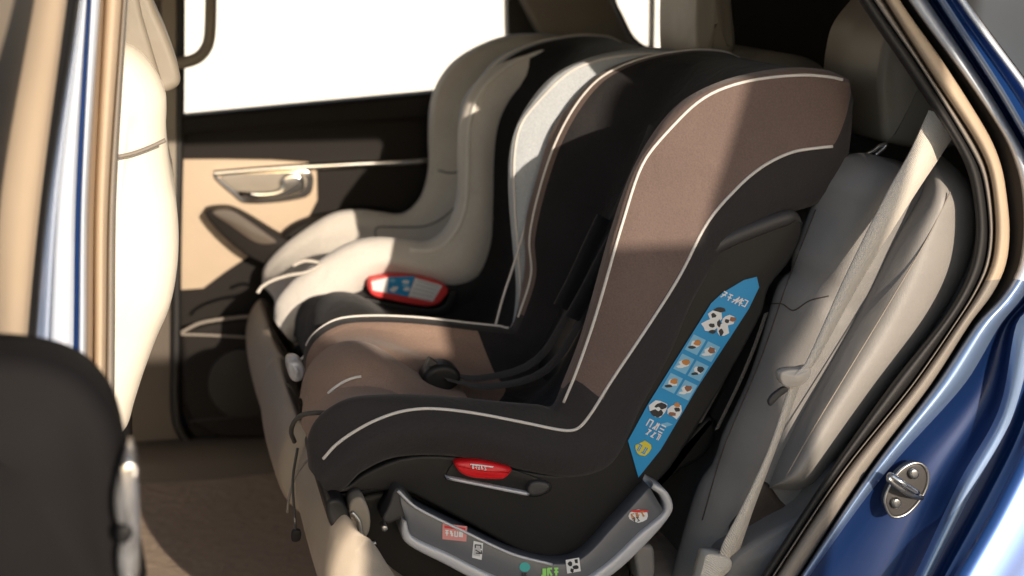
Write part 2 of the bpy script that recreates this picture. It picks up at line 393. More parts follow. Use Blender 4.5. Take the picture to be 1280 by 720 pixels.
def build_near(name, dy, label, wing_m, full, lever_m='red_plastic'):
    root = empty(name, at(560, 700, .36)+Vector((0, dy, 0)), label, 'child seat')
    D, bv, mid = seat_meshes(root, NEAR, YN, WN, dy, 'black_fabric', wing_m, front_m='sunlit_fabric' if full else 'black_fabric', twist=1. if full else 0., arm_m='charcoal_fabric' if full else 'black_fabric')
    if full: tube('piping', [r[mid-20]+Vector((0, 0, .0012)) for r in D[8:48]], .0022, 'piping', root, 8)
    tube('piping', [r[mid-18]+Vector((-.0005, 0, .0005)) for r in D[9*6-2:]], .0022, 'piping', root, 8)
    ym = YN+WN/2+dy
    seam(root, bv, P1, 'piping', dy, mirror=ym); seam(root, bv, P2, 'piping', dy, mirror=ym)
    sh = lambda P, Y: [p+Vector((0, dy, 0)) for p in px(P, Y, 3, True)]
    shell = mk('shell', *puff_vf(sh(SHELL, YN+.018), WN-.036, .005), 'black_plastic', root)
    lip = px([(836,366),(850,346),(872,322),(902,303),(945,285),(988,271),(1002,280)], YN+.024, 6); lip = [p+Vector((0, dy, 0)) for p in lip]
    mk('shell_edge_highlight', *tube_vf(lip, lambda f: .002+.011*min(1, f*3, (1-f)*5), 12), 'grey_plastic', shell)  # edge highlight put into colour: lip lighter than the shell
    # seat cushion insert with its front lobe, head pillow, harness
    P = []
    for (xa, ya, yb) in [(.0, .0, 0)]: pass
    rows = []
    prof = [(402,588),(410,552),(430,525),(462,508),(500,510),(540,534),(580,556),(620,564)]
    for (f, b) in [(-.105, .022), (-.098, .004), (-.07, -.012), (-.03, -.02), (.03, -.02), (.07, -.012), (.098, .004), (.105, .022)]:
        rows.append([Vector((q.x, ym+f, q.z-b)) for q in cr(px(prof, YN), 5)])
    cush = mk('cushion_insert', *grid([cr([rows[i][j] for i in range(len(rows))], 4) for j in range(len(rows[0]))]), 'sunlit_fabric' if full else 'black_fabric', root)
    cq = [q+Vector((0, 0, .004)) for q in cr([rows[1][j] for j in range(9, 17)], 1)]
    tube('piping', cq, .0022, 'piping', cush, 8)
    # buckle and crotch strap
    if not full: return root, bv, shell
    c = Vector((at(590, 528, YN).x, ym, at(590, 528, YN).z))
    Rm = Matrix.Rotation(math.radians(35), 3, 'Y')
    bk = mk('harness_buckle', *join(puff_vf([Vector((c.x+.03*math.cos(a), ym-.02, c.z+.022*math.sin(a))) for a in [2*math.pi*i/20 for i in range(20)]], .04, .008), box_vf(c+Vector((-.02, 0, -.03)), .02, .03, .05, Rm)), 'black_plastic', root, smooth=True)
    mk('release_button', *box_vf(c+Vector((-.012, -.001, .021)), .018, .018, .01, Rm), 'grey_plastic', bk, smooth=False)
    for s in (-1, 1):
        a = [at(905, 190, YN), at(868, 275, YN), at(828, 355, YN), at(790, 430, YN), at(735, 515, YN), at(655, 540, YN), at(600, 530, YN)]
        L = cr([Vector((p.x-.006, ym+s*(.055-.006*i), p.z+.004)) for i, p in enumerate(a)], 5)
        mk('harness_strap', *join(*[grid([[p+Vector((0, -.018, 0)) , p+Vector((-.003, 0, .002)), p+Vector((0, .018, 0))] for p in L])]), 'black_fabric', root)
        # chest pads
        pp = [Vector((p.x-.012, p.y, p.z+.006)) for p in L[8:17]]
        mk('harness_pad', *tube_vf(pp, .02, 10, flat=.5), 'black_fabric', root)
    if full:
        # red recline lever in its recess
        rec = puff('lever_recess', [(556,597),(571,575),(600,577),(642,587),(676,599),(690,606),(686,616),(668,622),(640,615),(600,606),(565,601)], YN+.0155, .01, 'black_plastic', shell, r=.002)
        puff('lever_lip', [(558,596.5),(600,604.5),(643,613),(662,617),(660,620),(640,616.5),(598,608),(560,600)], YN+.006, .02, 'silver_plastic', shell, r=.002)
        lev = puff('recline_lever', [(569,580),(582,577),(606,578),(640,587),(637,594),(629,600),(608,600),(590,598),(576,592)], YN+.0, .025, 'red_plastic', root, r=.006, bulge=.002)
        puff('lever_grip', [(666,603),(682,603),(688,609),(680,618),(664,620),(660,612)], YN+.005, .02, 'grey_plastic', shell, r=.004)
        rg = random.Random(3)
        sticker('lever_mark', [V2(588,579.5),(V2(617,583)),V2(616,584.5),V2(588,581)], glyphs(V2(590,581.5), V2(.99,.11), V2(-.1,.99), 5, 4.2, 0, rg, 0), YN-.0035, ['st_white'], lev)
        # warning label on the shell
        rg = random.Random(11)
        mats = ['st_blue', 'st_pale', 'st_white', 'st_black', 'st_orange', 'st_brown', 'st_yellow']
        out = [V2(785,551),V2(798,597),V2(826,562),V2(872,484),V2(910,426),V2(936,386),V2(949,359),V2(946,346),V2(930,350),V2(903,366),V2(889,379),V2(842,454),V2(809,507)]
        u = V2(143,-240).normalized(); v = V2(.83,.40).normalized()
        O = V2(793,580)
        q = lambda s, w: O+u*s+v*w
        mk_ = []
        def rect(s0, s1, w0, w1, mi): mk_.append(([q(s0, w0), q(s0, w1), q(s1, w1), q(s1, w0)], mi))
        mk_ += glyphs(q(236, -14), v, u, 4, 8, 2, rg, 0)+glyphs(q(238, 6), v, u, 2, 8, 2, rg, 0)
        for (s, w, rx, ry, mi) in [(212, -8, 10, 8, 2), (214, 9, 8, 7, 2), (198, -7, 11, 8, 2), (200, 9, 9, 8, 2), (221, -7, 8, 3, 3), (211, -10, 3, 3, 3), (212, 8, 3.5, 2.5, 3), (199, -5, 4, 3, 3), (196, 9, 3, 4, 3), (217, 13, 4, 3, 5), (205, 1, 2.5, 5, 3), (192, -1, 4, 2.5, 3)]:
            mk_.append((blob(q(s, w), rx, ry, rg), mi))
        for ri, s in enumerate((168, 140, 112)):
            for ci, w in enumerate((-11, 9)):
                rect(s-11, s+11, w-8.5, w+8.5, 1)
                mk_.append((blob(q(s+1, w), 6, 5, rg), 2))
                mk_.append((blob(q(s+3, w+1), 4.5, 4, rg), (4, 5, 4, 3, 4, 5)[ri*2+ci]))
                mk_.append((blob(q(s-5, w-2), 5, 2, rg), 2 if (ri+ci) % 2 else 3))
        for (s, w, rx, ry, mi) in [(76, -9, 11, 10, 2), (80, -9, 8, 4, 3), (70, -9, 8, 5, 3), (75, -10, 3, 2.5, 2), (82, 10, 9, 9, 2), (85, 11, 4, 3, 3), (77, 9, 5, 2.5, 5), (90, 8, 4, 3, 4), (62, 9, 7, 2.5, 1)]:
            mk_.append((blob(q(s, w), rx, ry, rg), mi))
        mk_ += glyphs(q(50, -12), v, u, 3, 9, 2, rg, 0)+glyphs(q(40, -7), v, u, 3, 7, 2, rg, 0)
        mk_.append((blob(q(22, -1), 11, 9, rg, 10, .2), 6)); mk_ += glyphs(q(17, -8), v, u, 2, 8, 0, rg, 0)
        sticker('warning_label', out, mk_, YN+.0155, mats, shell)
        # black rear strap guide and two webbing straps behind the label
        puff('strap_guide', [(812,612),(838,584),(866,540),(890,520),(896,545),(880,572),(850,590),(830,604)], YN+.09, .1, 'black_plastic', root, r=.008)
        for e in ([(946,388),(930,425),(905,470),(872,530)], [(955,392),(942,430),(922,478),(893,538)]):
            Lf = px(e, [YN+.03, YN+.03, YN+.035, YN+.04], 6)
            mk('belt_path_strap', *grid([[p, p+Vector((.006, -.002, .003)), p+Vector((.013, .012, .006)), p+Vector((.012, .05, .006))] for p in Lf]), 'dark_strap', root)
    return root, bv, shell

seat_a, bva, sha = build_near('child_seat', 0., 'black child seat with blue pictogram label and red lever, nearest the open door', 'brown_fabric', True)

# base of the near seat: V-shaped carrier with silver rim
inner = [(497,613),(520,634),(580,664),(640,692),(690,705),(728,698),(770,655),(812,609)]
outer = [(508,652),(516,672),(560,693),(620,722),(690,744),(752,712),(800,668),(831,641),(827,622),(814,611)]
rim_o = [(503,648),(506,678),(556,706),(618,737),(692,760),(760,724),(810,679),(841,640),(836,617),(817,604)]
def plate(name, A, B, Y, th, m, parent, n=6, r=.006):
    a = px(A, Y, n); b = px(B, Y, n)
    rows = []
    for p, q in zip(a, b):
        d = (q-p); L = d.length; d.normalize(); rr = min(r, L*.4)
        sec = [p+Vector((0, th, 0)), p+Vector((0, rr, 0)), p+d*rr*.3+Vector((0, rr*.3, 0)), p+d*rr, q-d*rr, q-d*rr*.3+Vector((0, rr*.3, 0)), q+Vector((0, rr, 0)), q+Vector((0, th, 0))]
        rows.append(sec)
    V, Fc = grid(rows, True); w = 8
    Fc.append(tuple(range(w))); Fc.append(tuple(len(V)-w+k for k in range(w))[::-1])
    return mk(name, V, Fc, m, parent)
base = plate('base_rail', inner, outer[:8], BASE_Y, .05, 'steel_panel', seat_a, r=.002)
plate('rail_trim', outer, rim_o, BASE_Y-.008, .06, 'silver_plastic', base, r=.004)
puff('rail_end', [(494,612),(503,612),(520,633),(518,640),(509,652),(500,650),(486,655),(478,650),(486,632)], BASE_Y+.003, .05, 'grey_plastic', base, r=.004)
tube('rail_edge', [p+Vector((0, -.002, 0)) for p in px(inner[:5], BASE_Y, 6)], .0022, 'silver_plastic', base, 8)
rg = random.Random(5)
bm_ = ['st_pink', 'st_white', 'st_red', 'st_teal', 'st_green', 'st_black', 'silver_plastic', 'st_orange']
ua = V2(.90,.43).normalized(); va = V2(.15,.99).normalized()
o = V2(553,654)
sticker('red_label', [o, V2(584,658), V2(583,677), V2(553,674)], [([V2(555.5,657), V2(582,660), V2(581,663), V2(555.5,660)], 2)]+glyphs(V2(557,663), V2(.99,.1), V2(-.02,.99), 4, 6.2, 1, rg, 0, .25), BASE_Y-.0012, bm_, base)
sticker('rail_label', [V2(592,676), V2(604,679), V2(602,700), V2(590,697)], [([V2(592.8,681), V2(601,682.5), V2(600,695.5), V2(591.5,694)], 6)]+glyphs(V2(594,681), V2(.1,.99), V2(.99,.1), 2, 7, 5, rg, 0, .2), BASE_Y-.0012, bm_, base, base_mid=1)
sticker('rail_label', blob(V2(656,709), 7, 6, rg, 12, .03), glyphs(V2(651,716), V2(.99,.1), V2(.1,.99), 2, 5, 5, rg, 0), BASE_Y-.0012, bm_, base, base_mid=3)
g = glyphs(V2(677,711), V2(.99,-.02), V2(0,1), 3, 8.5, 0, rg, 0, .3)
sticker('rail_label', g[0][0], [(a, 0) for a, b in g[1:]], BASE_Y-.0012, ['st_green'], base)
sticker('rail_label', [V2(707,700), V2(724,697), V2(726,714), V2(709,717)], [(blob(V2(713,705), 3, 3, rg), 5), (blob(V2(720,709), 4.5, 2.2, rg), 5), (blob(V2(715,713), 2.5, 2.5, rg), 5), ([V2(718,699.5), V2(722,699), V2(722.5,704), V2(719,704)], 5)], BASE_Y-.0012, bm_, base, base_mid=1)
sticker('rail_label', blob(V2(798,645), 12, 8, rg, 12, .08), [(blob(V2(799,639), 10, 2, rg), 2)]+glyphs(V2(789,643), V2(.96,-.25), V2(.25,.96), 3, 6.5, 7, rg, 0)+glyphs(V2(791,648), V2(.96,-.25), V2(.25,.96), 2, 5, 5, rg, 0), BASE_Y-.0012, bm_, base, base_mid=1)
# black base body and front foot with metal fittings
puff('base_body', [(440,622),(505,612),(560,640),(640,685),(700,704),(760,672),(800,640),(806,690),(790,760),(700,800),(560,790),(470,735),(440,690),(430,650)], BASE_Y+.06, .38, 'black_plastic', seat_a, r=.012)
puff('front_foot', [(408,628),(424,624),(436,640),(446,670),(462,690),(470,712),(455,707),(437,692),(420,668),(410,650)], .10, .30, 'black_plastic', seat_a, r=.006)
puff('base_bracket', [(438,628),(452,622),(462,640),(462,664),(452,678),(442,670),(437,648)], .105, .04, 'tan_headrest', seat_a, r=.004)
tube('adjuster_rod', px([(440,640),(449,652),(452,668),(460,681),(470,678)], .1, 6), .003, 'steel', seat_a, 8)
for c in ((425,657), (481,661)):
    puff('bolt', [(c[0]+4*math.cos(a), c[1]+4*math.sin(a)) for a in [k*math.pi/4 for k in range(8)]], .095, .02, 'steel', seat_a, r=.002)
# rear lock and small blocks under the back
puff('rear_block', [(794,686),(815,683),(819,700),(817,724),(800,730),(796,712)], .12, .05, 'grey_leather', seat_a, r=.006)
# adjuster strap hanging at the front
tube('adjuster_strap', px([(430,520),(404,516),(380,518),(368,527),(364,540),(368,552)], [.2,.2,.22,.24,.26,.28], 6), .0035, 'dark_strap', seat_a, 8)
tube('adjuster_strap', px([(372,560),(366,600),(368,640),(370,672)], [.28,.27,.26,.26], 6), .002, 'dark_strap', seat_a, 8)
puff('strap_end', [(366,664),(376,664),(375,676),(365,677)], .255, .008, 'black_plastic', seat_a, r=.002)

seat_b, bvb, shb = build_near('child_seat', .50, 'black child seat with blue-grey side wing, squeezed between the other two seats', 'blue_grey_fabric', False)
MIDDLE = seat_b
puff('base_body', [(440,622),(505,612),(560,640),(640,685),(700,704),(760,672),(800,640),(806,690),(790,760),(700,800),(560,790),(470,735),(440,690),(430,650)], BASE_Y+.06+.0, .3, 'black_plastic', seat_b, r=.012).location.y += .47
# tan carry tab at the top of the middle seat
puff('wing_tab', [(796,93),(806,84),(828,84),(842,90),(812,92)], .66, .02, 'tan_plastic', seat_b, r=.004)
# silver recline knob on the front of the middle seat
puff('recline_knob', [(360,455),(368,451),(377,455),(382,466),(378,476),(368,478),(361,469)], .50, .05, 'silver_plastic', seat_b, r=.008, bulge=.004)

for o in [c for c in seat_b.children_recursive if c.type == 'MESH']:
    if o.name.startswith(('base_body', 'wing_tab', 'recline_knob')): continue
    for v in o.data.vertices:
        z = v.co.z+seat_b.location.z; q = max(0., min(1., (z-.72)/.42)); v.co.x += .05-.108*q*q*(3-2*q); v.co.z -= .03*max(0, min(1, (1.02-z)/.1))
# far seat
YF = 1.05; WF = .41
seat_c = empty('child_seat', at(450, 450, 1.15), 'warm grey child seat with red and blue label, beside the far door', 'child seat')
Dc, bvc, midc = seat_meshes(seat_c, FAR, YF, WF, 0, 'grey_liner', 'grey_fabric')
ymc = YF+WF/2
seam(seat_c, bvc, [(512,312),(538,313),(556,306),(574,283),(584,250),(585,198),(587,158),(595,128),(612,102),(642,79),(682,64),(722,60),(750,64)], 'grey_piping', mirror=ymc, r=.0045)
puff('shell', [(370,428),(412,407),(442,378),(464,354),(492,344),(535,352),(568,357),(598,345),(622,306),(629,250),(634,200),(642,160),(660,140),(665,200),(662,260),(655,330),(640,380),(610,410),(560,420),(480,405),(440,400),(400,425)], YF+.01, WF-.02, 'black_plastic', seat_c, r=.004)
puff('base_body', [(372,432),(410,412),(450,380),(560,400),(620,390),(640,420),(640,520),(400,500),(372,470),(366,446)], YF+.03, WF-.06, 'black_plastic', seat_c, r=.012)
_bp = BVHTree.FromPolygons(*grid([r[midc-16:midc+17] for r in Dc]))
for q in ([(548,213),(560,216),(574,215),(584,213)], [(470,299),(471,285),(500,284),(530,283),(553,273),(574,254)]):
    Q = drape(_bp, [tuple(v)[:2] for v in cr([Vector((a, b, 0)) for a, b in q], 6)], .0006)
    if len(Q) > 4: tube('liner_seam', Q, .0016, 'dark_strap', seat_c, 6)
lb = puff('label_plate', [(461,350),(470,347),(500,344),(540,350),(558,358),(560,366),(548,380),(530,383),(490,376),(464,368)], YF-.022, .03, 'st_red', seat_c, r=.004)
rg = random.Random(21)
mk_ = [([V2(486,346), V2(519,345), V2(510,371), V2(484,366)], 1), ([V2(519,347), V2(553,357), V2(541,377), V2(510,371)], 2), ([V2(464,352), V2(486,347), V2(484,366), V2(466,363)], 2)]
for k in range(5): mk_.append(([V2(522-k*2.2, 350+k*5), V2(549-k*2.6, 358.5+k*4), V2(548.6-k*2.6, 359.8+k*4), V2(521.6-k*2.2, 351.2+k*5)], 4))
for k in range(7): mk_.append((blob(V2(490+rg.uniform(0, 22), 349+rg.uniform(0, 16)), 4, 2.5, rg), (2, 3)[k % 2]))
sticker('label', [V2(462,351), V2(500,345), V2(557,359), V2(545,379), V2(490,374), V2(465,366)], mk_, YF-.0225, ['st_red', 'st_blue', 'st_white', 'st_pale', 'silver_plastic'], lb)
puff('label_box', [(452,372),(490,379),(540,386),(556,380),(562,366),(572,366),(566,388),(545,396),(480,396),(456,388)], YF-.015, .05, 'black_plastic', seat_c, r=.004)
tube('adjuster_strap', px([(322,366),(328,358),(342,350),(362,344),(384,340),(400,330),(382,326),(366,332)], [1.0,1.01,1.02,1.03,1.035,1.06,1.07,1.07], 6), .0035, 'grey_liner', seat_c, 8)

# ------------------------------------------------------------------ the car
car = empty('car', (.5, .7, 0), 'blue car with its rear door open, beige and black interior holding child seats', 'car')
# --- floor, roof, shell pieces
def poly(name, pts, m, parent): return mk(name, pts, [tuple(range(len(pts)))], m, parent, smooth=False)
def sheet(name, x0, x1, y0, y1, z, m, parent, n=1):
    return mk(name, *box_vf(((x0+x1)/2, (y0+y1)/2, z), x1-x0, y1-y0, .03), m, parent, smooth=False)
fl = mk('floor_carpet', *grid([[Vector((x, y, .255+.006*math.sin(9*x+3*y)+.02*max(0, (y-1.2)/.25)**2)) for x in [-1.3+.1*i for i in range(34)]] for y in [-.02+.07*j for j in range(24)]]), 'carpet', car)
# floor tunnel and far sill
mk('floor_sill', *grid([[Vector((x, y, z)) for x in (-1.3, 0, .6, 2.)] for (y, z) in [(1.41, .25), (1.43, .30), (1.45, .325), (1.48, .335), (1.57, .335), (1.59, .2)]]), 'brown_trim', car)
rf = mk('roof_lining', *grid([[Vector((x, y, 1.48+.07*math.sin(math.pi*(y+.05)/1.7)-.03*max(0, x-.8)**2)) for x in [-1.2+.2*i for i in range(17)]] for y in [-.05+.1*j for j in range(18)]]), 'roof', car)
mk('roof_panel', *grid([[Vector((x, y, 1.505+.075*math.sin(math.pi*(y+.09)/1.75)-.03*max(0, x-.8)**2)) for x in [-1.2+.2*i for i in range(17)]] for y in [-.09+.105*j for j in range(18)]]), 'paint', car)
mk('cargo_wall', *join(box_vf((1.95, .7, .85), .05, 1.5, 1.2), box_vf((1.55, .7, .5), .8, 1.45, .5)), 'dark_trim', car, smooth=False)
mk('parcel_shelf', *grid([[Vector((x, y, 1.04)) for x in (1.22, 1.5, 1.94)] for y in (.02, .7, 1.46)]), 'dark_trim', car)
mk('dashboard', *box_vf((-1.35, .7, .7), .3, 1.5, .6), 'door_black', car, smooth=False)
for (a, b) in ((-.6, .28), ): pass

# --- far door
YD = 1.52
door = puff('far_door', [(222,150),(530,121),(640,112),(640,320),(600,560),(330,565),(280,563),(250,556),(234,538),(226,515),(222,480)], YD, .05, 'door_black', car, r=.008, smooth_outline=False)
door['label'] = 'far rear door trim, black above and below a tan insert'
puff('door_top', [(224,170),(300,164),(530,150),(640,142),(640,105),(530,117),(380,131),(224,146)], YD-.03, .07, 'door_black', door, r=.012, smooth_outline=False)
puff('tan_insert', [(223,199),(280,199),(340,200),(385,203),(396,212),(397,250),(388,268),(370,290),(345,305),(312,320),(282,340),(254,361),(223,363)], YD-.008, .02, 'tan_plastic', door, r=.003, smooth_outline=False)
st = px([(268,217),(330,212),(400,208),(545,201),(640,196)], YD-.014, 6)
mk('chrome_strip', *grid([[p+Vector((0, .01, .008)), p+Vector((0, 0, .008)), p+Vector((0, -.004, .004)), p+Vector((0, -.004, -.004)), p+Vector((0, 0, -.008)), p+Vector((0, .01, -.008))] for p in st]), 'chrome', door)
bz = puff('handle_bezel', [(266,219),(300,214),(360,211),(386,213),(392,222),(390,240),(380,248),(340,254),(305,254),(292,245)], YD-.016, .014, 'chrome', door, r=.004)
puff('handle_recess', [(274,222),(300,218),(350,216),(378,217),(384,225),(381,236),(372,243),(336,248),(308,248),(298,241)], YD-.0175, .01, 'tan_headrest', door, r=.002)
puff('handle_lever', [(296,240),(330,240),(350,236),(352,224),(360,218),(376,219),(381,228),(378,240),(350,247),(310,250)], YD-.035, .02, 'chrome', door, r=.006, n=4)
arm = puff('armrest', [(257,267),(268,262),(290,262),(312,272),(345,292),(372,306),(400,316),(420,340),(400,352),(350,338),(308,319),(276,292)], YD-.07, .07, 'door_black', door, r=.005, bulge=.004)
puff('armrest_lit_top', [(265,266),(285,262),(302,270),(336,294),(346,303),(332,306),(316,302),(290,284)], YD-.080, .02, 'brown_trim', door, r=.003, bulge=.003)  # lit top of the armrest put in as a browner piece
puff('armrest_support', [(352,300),(362,286),(385,275),(420,268),(480,262),(520,290),(480,360),(420,345),(380,328)], YD-.05, .05, 'door_black', door, r=.016)
puff('map_pocket', [(226,414),(260,404),(300,398),(345,395),(420,400),(560,420),(560,545),(330,552),(270,548),(240,530),(228,500)], YD-.045, .05, 'door_black', door, r=.014, smooth_outline=False)
def ell(c, rx, ry, n=28): return [(c[0]+rx*math.cos(2*math.pi*k/n), c[1]+ry*math.sin(2*math.pi*k/n)) for k in range(n)]
puff('speaker_grille', ell((303,480), 44, 44), YD-.05, .01, 'rubber', door, r=.003, n=1)
tube('pocket_seam', px([(236,527),(260,524),(300,521),(360,518)], YD-.046, 6), .003, 'rubber', door, 6)
tube('pocket_edge', px([(226,416),(250,404),(285,398),(330,394),(345,395)], YD-.046, 6), .004, 'taupe_plastic', door, 6)
tube('pocket_edge', px([(226,418),(260,419),(300,421),(345,424)], YD-.047, 6), .003, 'taupe_plastic', door, 6)
# window pane and frame
win = poly('window_pane', px([(222,152),(640,112),(640,-10),(600,-150),(222,-150)], YD+.03), 'glass', door)
tube('door_seal', px([(225,-150),(225,0),(224,150),(221,300),(220,430),(219,500),(224,535),(240,556),(275,566),(340,568),(520,566)], YD-.02, 6), .011, 'rubber', car, 10)
mk('window_frame', *puff_vf(px([(637,-160),(652,0),(670,35),(690,120),(640,120),(635,35),(632,-160)], YD), .04, .004), 'rubber', door)
# --- far pillar trims and body side
puff('far_pillar', [(120,-160),(222,-160),(222,300),(219,500),(225,545),(240,572),(240,600),(100,620),(120,300)], YD-.01, .05, 'brown_trim', car, r=.006, smooth_outline=False)['label'] = 'brown pillar trim ahead of the far rear door'
puff('belt_guide_trim', [(203,-160),(221,-160),(222,80),(222,270),(214,290),(206,200),(200,80)], YD-.03, .02, 'tan_headrest', car, r=.006, smooth_outline=False)
cpl = puff('rear_pillar', [(600,-170),(652,0),(670,35),(695,80),(740,120),(900,120),(900,75),(836,70),(806,61),(789,47),(776,22),(766,0),(735,-170)], YD-.03, .06, 'taupe_plastic', car, r=.012, smooth_outline=False)
cpl['label'] = 'taupe trim of the far rear pillar'
puff('cargo_pillar', [(868,-200),(874,60),(870,140),(1500,140),(1500,-200)], YD-.02, .04, 'dark_trim', car, r=.004, smooth_outline=False)
qw = poly('quarter_window', px([(735,-170),(766,0),(776,22),(789,47),(806,61),(836,70),(880,70),(880,-170)], YD+.02), 'glass', car)
tube('window_seal', px([(735,-170),(766,0),(776,22),(789,47),(806,61),(836,68),(880,70)], YD+.01, 5), .008, 'rubber', qw, 8)
tube('window_divider', px([(815,-170),(815,0),(814,64)], YD+.04, 4), .008, 'buckle', qw, 8)
mk('rear_side_panel', *box_vf((1.6, 1.58, .65), 1.5, .03, .95), 'dark_trim', car, smooth=False)
poly('far_outer_panel', [Vector((-1.3, 1.63, .2)), Vector((2.1, 1.63, .2)), Vector((2.1, 1.63, 1.02)), Vector((-1.3, 1.63, .98))], 'paint', car)
# far assist loop
tube('grab_handle', px([(264,-130),(264,-40),(263,30),(260,55),(250,70),(235,77),(212,80)], 1.40, 8), .0125, 'tan_headrest', car, 12)
# --- front seat
fs = puff('front_seat', [(100,60),(165,60),(205,112),(208,170),(214,225),(221,260),(224,300),(222,345),(213,392),(196,432),(180,475),(168,512),(158,545),(140,560),(60,620),(60,200)], .28, .46, 'cream_leather', car, r=.05, bulge=.01)
fs['label'] = 'cream leather front seat backrest'
hr = puff('headrest', [(110,-90),(172,-70),(190,0),(208,42),(224,88),(224,106),(206,116),(178,116),(150,60),(120,0)], .36, .26, 'tan_headrest', fs, r=.01)
puff('headrest_facet', [(140,-80),(160,-70),(178,20),(205,112),(178,116),(150,60)], .345, .03, 'tan_headrest', fs, r=.008, smooth_outline=False)
tube('headrest_post', px([(186,110),(188,128),(190,150)], .44, 3), .008, 'steel', hr, 8)
tube('seat_seam', px([(147,196),(165,192),(185,185),(207,175)], .255, 5), .003, 'taupe_plastic', fs, 6)
puff('seat_base', [(60,600),(150,555),(160,600),(150,700),(60,740)], .3, .42, 'door_black', fs, r=.03)

# --- rear bench
SB = [(840,760),(850,700),(880,612),(938,482),(975,374),(1010,284),(1028,236),(1036,214)]
bench = None
def loft_bench():
    base_l = cr(px(SB, .17), 8)
    nrm = Vector((-math.cos(math.radians(28)), 0, math.sin(math.radians(28))))
    st = [(.100, -.2), (.102, -.10), (.108, -.05), (.125, -.015), (.15, .006), (.17, .010), (.21, -.012), (.26, -.03), (.36, -.03), (.47, -.02), (.5, -.02), (.512, -.045), (.524, -.02), (.56, -.012), (.72, -.006), (.88, -.012), (.93, -.02), (.942, -.045), (.954, -.02), (1.1, -.03), (1.2, -.02), (1.35, .01), (1.43, .008), (1.46, -.03), (1.47, -.16)]
    rows = []; n = len(base_l)
    for (Y, b) in st:
        r = []
        for i, p in enumerate(base_l):
            f = i/(n-1); cz = 0
            for c, d, w in ((.60, .012, .018), (.30, .008, .02)):
                cz -= d*math.exp(-((f-c-.03*math.sin(7*Y))/w)**2)
            cz += .006*math.sin(f*21+Y*9)*.4
            r.append(Vector((p.x, Y, p.z))+nrm*(b+cz))
        # over the top to the back
        t = r[-1]; r += [t+Vector((.02, 0, .018)), t+Vector((.06, 0, .022)), t+Vector((.11, 0, .01)), t+Vector((.13, 0, -.05)), t+Vector((.05, 0, -.5))]
        rows.append(r)
    cols = [cr([rows[i][j] for i in range(len(rows))], 3) for j in range(len(rows[0]))]
    return grid(cols)
bench = mk('rear_bench', *loft_bench(), 'grey_leather', car); bench['label'] = 'grey and beige leather rear bench'
_bb = BVHTree.FromPolygons(*loft_bench())
for q in ([(962,380),(978,380),(992,388),(1012,376),(1036,370)], [(1020,262),(985,352),(950,452),(905,560),(878,650)]):
    Q = drape(_bb, [tuple(v)[:2] for v in cr([Vector((a, b, 0)) for a, b in q], 6)], .0006)
    if len(Q) > 4: tube('seam', Q, .0009, 'seal_brown', bench, 6)
# cushion
CP = [(840,800),(700,795),(560,770),(478,728),(440,680),(408,634),(390,648),(380,672),(375,700),(378,730),(392,758),(420,775),(470,782)]
cp = cr(px(CP, .1), 6); rows = []
for (Y, k) in [(.05, .93), (.055, .97), (.075, .99), (.12, 1.), (.3, 1.005), (.46, 1.), (.49, .985), (.50, .955), (.51, .985), (.54, 1.), (.72, 1.01), (.90, 1.), (.93, .985), (.94, .955), (.95, .985), (1., 1.), (1.2, 1.005), (1.43, .99), (1.46, .95)]:
    c = Vector((.55, 0, .42)); dx = .026 if Y < .495 else 0; rows.append([Vector((c.x+(p.x-c.x)*k+dx, Y, c.z+(p.z-c.z)*k-dx*.5)) for p in cp])
_V, _F = grid([cr([r[j] for r in rows], 3) for j in range(len(cp))]); _w = len(_V)//len(cp)
_F.append(tuple(j*_w for j in range(len(cp)))); _F.append(tuple(j*_w+_w-1 for j in range(len(cp)))[::-1])
mk('bench_cushion', _V, _F, 'beige_leather', bench)
for yy in (.30, .72, 1.15):
    tube('cushion_seam', [Vector((p.x, yy, p.z+.001)) for p in cp[10:50]], .002, 'taupe_plastic', bench, 6)
mk('bench_riser', *box_vf((.53, .75, .36), .55, 1.36, .26), 'carpet', bench, smooth=False)
# near bolster with its sun streak put into lighter leather, lower corner pads
bl = [(1172,203),(1150,240),(1112,300),(1074,375),(1030,455),(990,530),(965,585),(962,612),(978,630)]; br = [(1208,203),(1218,228),(1221,280),(1212,330),(1178,395),(1116,478),(1056,560),(1006,618),(984,632)]
def mixp(f): return [(a[0]+(b[0]-a[0])*f, a[1]+(b[1]-a[1])*f) for a, b in zip(bl, br)]
_rows = [resample(cr(px(mixp(f), Y), 6), 60) for f, Y in [(0, .17), (.02, .125), (.10, .094), (.22, .07), (.36, .050), (.5, .042), (.66, .046), (.82, .058), (.94, .078), (.99, .10), (1, .16)]]
for r in _rows:
    for i, v in enumerate(r):
        e = max(0, 1-i/7, 1-(59-i)/6); v.y += .07*e*e
sb = mk('side_bolster', *grid([cr([r[i] for r in _rows], 4) for i in range(60)]), 'sunlit_leather', bench)
tube('bolster_seam', [p for p in px([(1188,240),(1158,300),(1112,378),(1060,464),(1014,540),(982,596)], .0425, 6)], .0011, 'taupe_plastic', bench, 6)
puff('corner_pad', [(905,735),(912,705),(935,684),(975,660),(1010,640),(1040,600),(1060,590),(1030,660),(980,760),(930,780)], .05, .1, 'grey_leather', bench, r=.012, bulge=.008)
puff('belt_recess', [(915,668),(930,640),(955,602),(985,630),(1010,620),(985,660),(940,690)], .10, .05, 'seal_brown', bench, r=.01)
